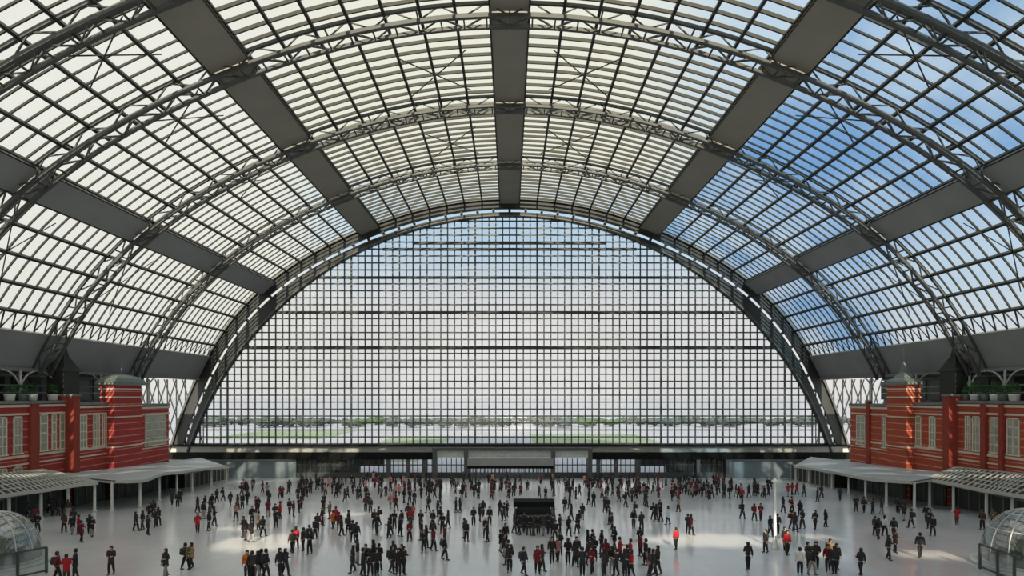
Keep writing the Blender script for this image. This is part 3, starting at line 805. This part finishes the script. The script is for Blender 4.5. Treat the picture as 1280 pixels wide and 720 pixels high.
add_people("""35,650 40,660 45,655,maroon 47,666 62,641 66,645 73,645 78,643 85,646 80,666,brown 92,660 98,668,red 102,678,maroon 90,668 115,671 112,668
139,718 170,664 178,662 185,669 195,659 198,657 187,651 192,646 207,722 232,712,olive 239,711,tan 247,666,red 247,641 254,649 261,664 268,657 256,640 262,641 265,636 271,629 279,626
215,631 222,634 225,629 288,633 297,637 303,636 295,651,pink 304,672 307,676 314,678 315,656 309,631 302,620 320,641,maroon 309,724,orange 315,726 322,724
323,663,tan 329,671 327,722 333,723 350,722 357,720 350,649,red 344,653 335,646,maroon 336,631 323,641 362,643 367,646,maroon 374,641 377,636 384,621 345,660
365,691,brown 370,686,red 379,689 387,683 387,693 394,674 397,666,maroon 403,657 412,649 404,641 416,661,orange 420,656,red 424,664,maroon 427,670 436,662 435,668 441,678 446,681
441,716 447,706 454,721 457,713 463,720 467,707 471,720 474,713 490,717 492,709 498,720 502,713 505,718 471,669 468,661 473,657,maroon
486,673 488,669 493,661 500,671 502,661 510,651 513,657,red 516,650,pink 512,677,maroon 526,661 527,676 530,691 533,685 541,661 541,676 542,689,maroon 553,667 556,684,maroon 556,700 560,661 551,656
570,641 575,641 577,626 580,673 583,677 592,657 600,652 604,646 607,672 609,678 612,657 625,646 630,651 634,646 630,697 626,691 635,707 637,715 632,682
405,636 403,616 457,639,maroon 463,641,brown 460,631 488,636,pink 495,639,maroon 492,629,pink 505,629 512,629 518,631 535,641 547,646 550,631 447,625 431,628 420,622
655,719 672,717,maroon 678,714,brown 690,704 697,702,pink 700,694 710,706 719,709 721,703 728,720 735,692 741,691 737,707 740,717,maroon 743,702 752,692 755,720 757,707,maroon 765,717 770,720 768,687 775,702,red 781,722 784,714 789,722,red 788,707,red
801,696,maroon 800,687 807,707 812,720,pink 817,722 822,718 643,667 649,669 655,666 661,669 667,670 673,668 679,670 685,667 691,669 646,660 688,659 694,677 692,651 700,667
711,670 721,667 724,661 728,650 712,636 706,641 714,651 736,631 742,634 756,641 760,641 762,656 765,664 792,660 793,647 802,664 806,632 808,634
817,650 820,652 825,645 826,652 835,656,blue 848,640,tan 848,626,red 840,626 845,687,red 860,667 864,669,maroon 774,628,maroon 782,634 790,628
928,649 943,651,red 951,651,maroon 935,712 957,691 905,623 912,624 920,621,maroon 928,627,red 936,622 942,620 948,617 890,622 880,618 898,616
984,694,red 981,688 972,667 963,671 990,662,maroon 994,665 1003,661 1000,646 1019,662 1032,659 979,641 990,641,maroon 985,621,red 990,619,red 996,619,red 1005,621 1022,627 1027,623,maroon 1050,626
1070,640 1080,641 1091,643 1102,643 1122,641 1126,642 1130,651 1139,660 1158,653 1166,670 1162,661 1094,670 1098,674 1106,670,white 1117,673 1119,691,brown 1111,700
1150,697 1196,656,red 1228,662,brown 1242,659,olive 1000,719,white 1010,710 1015,719 1020,712 1035,714,maroon 1043,718 1046,712,brown 1038,706,tan 1076,719 72,726,maroon 83,728,red 94,722""")
rnd=random.Random(3)
# zones for the wording of labels
def hz(px):
    for lim,w_ in ((150,'by left glass canopy'),(290,'by left flat canopy'),(400,'before left blue hoarding'),(480,'before left dark shopfront'),
                  (560,'left of entrance portal'),(640,'before portal left half'),(700,'around dark roofed kiosk'),(760,'before portal right half'),
                  (840,'right of entrance portal'),(960,'before right blue hoarding'),(1060,'by white lamp post'),(1170,'by right flat canopy')):
        if px<lim: return w_
    return 'by right glass canopy'
def vz(py): return 'front row' if py>=704 else ('second row' if py>=680 else ('middle ground' if py>=654 else ('back crowd' if py>=632 else 'farthest crowd')))
CN={'dark':'black clothes','red':'a bright red jacket','maroon':'a dark red jacket','orange':'an orange jacket','tan':'a tan jacket','olive':'an olive jacket','pink':'a pink jacket','blue':'a pale blue jacket','white':'a white jacket','brown':'a dark brown jacket'}
ORD=['first','second','third','fourth','fifth','sixth','seventh','eighth','ninth','tenth','eleventh','twelfth','thirteenth','fourteenth']
PEOPLE=[p for p in PEOPLE]
far=[]
tries=0
while len(PEOPLE)+len(far)<300 and tries<4000:
    tries+=1
    py=rnd.uniform(608,630); px=rnd.uniform(300,960) if py<622 else rnd.uniform(420,900)
    if all(abs(px-a[0])>4.5 or abs(py-a[1])>2.5 for a in PEOPLE+far): far.append((px,py,rnd.choice(['dark']*6+['maroon','pink','brown','tan'])))
PEOPLE+=far
cells={}
for i,p in enumerate(PEOPLE): cells.setdefault((hz(p[0]),vz(p[1]),p[2]),[]).append(i)
rank={}
for key,l in cells.items():
    l.sort(key=lambda i:(PEOPLE[i][0],PEOPLE[i][1]))
    for r_,i in enumerate(l): rank[i]=(r_,len(l))
def place(i,px,py,c):
    root,ch=protos[rnd.randrange(len(protos))] if py<704 or c!='dark' else protos[(i*3)%5]
    x,y,z=gx(px,py)
    near=(py-600)/120.
    s_=rnd.uniform(.88,.96)+.06*max(0,min(1,near))
    r=root.copy(); C.objects.link(r); r.location=(x,y,z); r.scale=(s_,s_,s_); r.rotation_euler=(0,0,rnd.choice([0,math.pi,math.pi/2,-math.pi/2])+rnd.uniform(-.6,.6))
    jc=rnd.choice(COL[c]); tc=rnd.choice([(.015,.015,.018),(.02,.022,.03),(.03,.03,.032),(.012,.012,.012)]) if rnd.random()<.93 else (.25,.24,.22)
    for o in ch:
        k=o.copy(); C.objects.link(k); k.parent=r; k.color=(*(jc if o.name.startswith('jacket') else tc),1)
    n_,tot=rank[i]; h_,v_=hz(px),vz(py)
    base='person in %s, %s, %s'%(CN[c],v_,h_)
    lab=base if tot==1 else ('person in %s, %s from left, %s, %s'%(CN[c],ORD[n_],v_,h_) if tot<=14 and (py>=632 or tot<=3) else base)
    if lab==base and tot>1:
        tag(r,lab,'person',lab)
    else: tag(r,lab,'person','crowd on the paving')
    return
    if py<632 and tot>3: tag(r,lab,'person',lab)
    else: tag(r,lab,'person','crowd on the paving')
for i,p in enumerate(PEOPLE): place(i,*p)
# the rest of the far crowd: too many to count
m={}
allv=[];allf=[];mi=[]
st=MB()
class _:pass
stuffmesh=bpy.data.meshes.new('distant_crowd'); vv=[];ff=[];mm=[]
cm=[M['skin'],mat('crowd_black',(.018,.018,.02),.8),M['hair'],M['shoe'],mat('crowd_maroon',(.15,.02,.03),.8),mat('crowd_grey',(.20,.19,.19),.8),mat('crowd_pink',(.5,.22,.2),.8)]
def addm(me,x,y,z,a,s_,mat_i):
    b0=len(vv); ca,sa=math.cos(a)*s_,math.sin(a)*s_
    for v in me.vertices: vv.append((x+v.co.x*ca-v.co.y*sa,y+v.co.x*sa+v.co.y*ca,z+v.co.z*s_))
    for p in me.polygons: ff.append(tuple(b0+i for i in p.vertices)); mm.append(mat_i)
cnt=0
for t in range(6000):
    if cnt>=260: break
    py=rnd.uniform(603,626); px=rnd.uniform(375,905) if py<612 else rnd.uniform(300,965)
    if any(abs(px-a[0])<3 and abs(py-a[1])<1.2 for a in PEOPLE): continue
    x,y,z=gx(px,py)
    if y>97: y=96.5
    po=POSES[rnd.randrange(5)]; a=rnd.uniform(0,6.28); s_=rnd.uniform(.88,1.0); jc=rnd.choice([1]*7+[4,5,6])
    for nm,mi_ in (('body',0),('jacket',jc),('trousers',1),('hair',2)): addm(po[nm],x,y,z,a,s_,mi_)
    cnt+=1
stuffmesh.from_pydata(vv,[],ff)
for q in cm: stuffmesh.materials.append(q)
stuffmesh.polygons.foreach_set('material_index',mm)
so=bpy.data.objects.new('distant_crowd',stuffmesh); C.objects.link(so); tag(so,'dense distant crowd of people before the doors of the far glass wall','crowd',kind='stuff')

# ------------------------------------------------------------------ outside the far wall
def tree(x,y,h,w_,lab,gc):
    t=tag(empty('tree',(x,y,0)),lab,'tree',lab.split(' tree')[0]+' trees beyond the far glass wall'); r=random.Random(int(x*3+y))
    bm=bmesh.new(); bmesh.ops.create_icosphere(bm,subdivisions=3,radius=1)
    for v in bm.verts:
        n=v.co.normalized(); d=1+.16*math.sin(n.x*7+x)+.14*math.sin(n.y*6+n.z*5+y)+r.uniform(-.1,.1)
        v.co=Vector((n.x*w_/2*d,n.y*w_/2*d,h*.58+n.z*h*.42*d))
    me=bpy.data.meshes.new('crown'); bm.to_mesh(me); bm.free(); me.materials.append(gc)
    o=bpy.data.objects.new('crown',me); C.objects.link(o); o.parent=t
    m=MB(); m.tube([(x,y,0),(x,y,h*.4)],.3,6,[.35,.2]); m.build('trunk',M['bark'],t)
g1=mat('tree_dusty',(.06,.082,.08),.9,0,.1,(.6,.3)); g2=mat('tree_bright',(.06,.105,.055),.9,0,.1,(.6,.3))
px=236; rr=random.Random(11)
while px<1062:
    d=rr.uniform(255,320); top=rr.uniform(520.5,524.5); h=CZ-(top-495)*d/F
    bright=(442<px<476) or (712<px<784)
    tree((px-637)*d/F,d,h,h*rr.uniform(1.4,1.9),('bright green tree' if bright else 'dusty grey-green tree')+' in the long row beyond the far glass wall',g2 if bright else g1)
    px+=rr.uniform(5.5,8.5)
for (px0,px1,d0,d1) in ((405,520,125,205),(672,860,150,215),(250,400,190,235)):
    m=MB(); d=d0; n=8
    m.box((px0-637)*d0/F,(px1-637)*d0/F,d0,d1,-.01,.03); tag(m.build('lawn',M['grass']),kind='structure')

# ------------------------------------------------------------------ light
W=bpy.data.worlds.new('sky'); S.world=W; W.use_nodes=True; nt=W.node_tree; nt.nodes.clear()
def N(t,**k):
    n=nt.nodes.new(t)
    for a,b_ in k.items(): setattr(n,a,b_)
    return n
def L(a,b_): nt.links.new(a,b_)
tc=N('ShaderNodeTexCoord'); out=N('ShaderNodeOutputWorld'); bg=N('ShaderNodeBackground')
nz=N('ShaderNodeTexNoise'); nz.inputs['Scale'].default_value=2.2; nz.inputs['Detail'].default_value=6; L(tc.outputs['Generated'],nz.inputs['Vector'])
def lobe(dirv,c0,c1):
    d=Vector(dirv).normalized(); dt=N('ShaderNodeVectorMath',operation='DOT_PRODUCT'); dt.inputs[1].default_value=d
    L(tc.outputs['Generated'],dt.inputs[0]); r=N('ShaderNodeMapRange',interpolation_type='SMOOTHSTEP')
    r.inputs['From Min'].default_value=c0; r.inputs['From Max'].default_value=c1; L(dt.outputs['Value'],r.inputs['Value']); return r.outputs['Result']
def mx(a,b_,fac):
    n=N('ShaderNodeMixRGB')
    if isinstance(a,tuple): n.inputs[1].default_value=(*a,1)
    else: L(a,n.inputs[1])
    n.inputs[2].default_value=(*b_,1) if isinstance(b_,tuple) else (0,0,0,1)
    L(fac,n.inputs[0]); return n.outputs[0]
def mul(a,b_):
    n=N('ShaderNodeMath',operation='MULTIPLY')
    L(a,n.inputs[0])
    if isinstance(b_,float): n.inputs[1].default_value=b_
    else: L(b_,n.inputs[1])
    return n.outputs[0]
sp=N('ShaderNodeSeparateXYZ'); L(tc.outputs['Generated'],sp.inputs[0])
# pale horizon -> soft blue -> cream high cloud
el=N('ShaderNodeMapRange',interpolation_type='SMOOTHSTEP'); el.inputs['From Min'].default_value=.12; el.inputs['From Max'].default_value=.26; L(sp.outputs[2],el.inputs['Value'])
col=mx((.78,.765,.76),(.50,.68,.84),el.outputs['Result'])
hi=N('ShaderNodeMapRange',interpolation_type='SMOOTHSTEP'); hi.inputs['From Min'].default_value=.28; hi.inputs['From Max'].default_value=.36; L(sp.outputs[2],hi.inputs['Value'])
col=mx(col,(.80,.80,.70),hi.outputs['Result'])
# left side: white
lf=N('ShaderNodeMapRange',interpolation_type='SMOOTHSTEP'); lf.inputs['From Min'].default_value=-.24; lf.inputs['From Max'].default_value=-.36; L(sp.outputs[0],lf.inputs['Value'])
col=mx(col,(.80,.80,.76),lf.outputs['Result'])
# blue openings on the right
nr=N('ShaderNodeMapRange'); nr.inputs['From Min'].default_value=.30; nr.inputs['From Max'].default_value=.55; nr.inputs['To Min'].default_value=.55; nr.inputs['To Max'].default_value=1.; L(nz.outputs['Fac'],nr.inputs['Value'])
col=mx(col,(.42,.60,.80),mul(lobe((.55,.70,.42),.90,.97),nr.outputs['Result']))
def addc(a,colr,fac):
    n=N('ShaderNodeMixRGB',blend_type='ADD'); L(a,n.inputs[1]); n.inputs[2].default_value=(*colr,1); L(fac,n.inputs[0]); return n.outputs[0]
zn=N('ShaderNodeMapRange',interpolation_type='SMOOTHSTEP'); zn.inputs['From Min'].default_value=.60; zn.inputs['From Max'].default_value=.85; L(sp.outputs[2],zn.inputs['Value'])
col=addc(col,(1.0,1.0,1.0),zn.outputs['Result'])                 # sky above the view brightened to light the hall
col=addc(col,(.9,.85,.7),lobe((0,-.9,.42),.45,.98))           # sky glow around the unseen sun, added to light the hall
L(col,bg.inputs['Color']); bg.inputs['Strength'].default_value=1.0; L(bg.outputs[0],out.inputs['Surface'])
sun=bpy.data.lights.new('sun','SUN'); sun.energy=8.0; sun.color=(1,.86,.66); sun.angle=D(.53)
so=bpy.data.objects.new('sun',sun); C.objects.link(so); so.location=(0,-40,80)
so.rotation_euler=Vector((0,math.cos(SUN_E),-math.sin(SUN_E))).to_track_quat('-Z','Y').to_euler()

# ------------------------------------------------------------------ camera
cam=bpy.data.cameras.new('camera'); co=bpy.data.objects.new('camera',cam); C.objects.link(co); S.camera=co
co.location=(0,0,CZ); co.rotation_euler=(math.pi/2,0,0)
cam.sensor_width=36; cam.lens=36*F/1280; cam.shift_x=(640-637)/1280.; cam.shift_y=(495-360)/1280.; cam.clip_end=6000; cam.clip_start=.1
S.view_settings.view_transform='Standard'; S.view_settings.look='None'; S.view_settings.gamma=1; S.view_settings.exposure=0.0
S.view_settings.use_curve_mapping=False
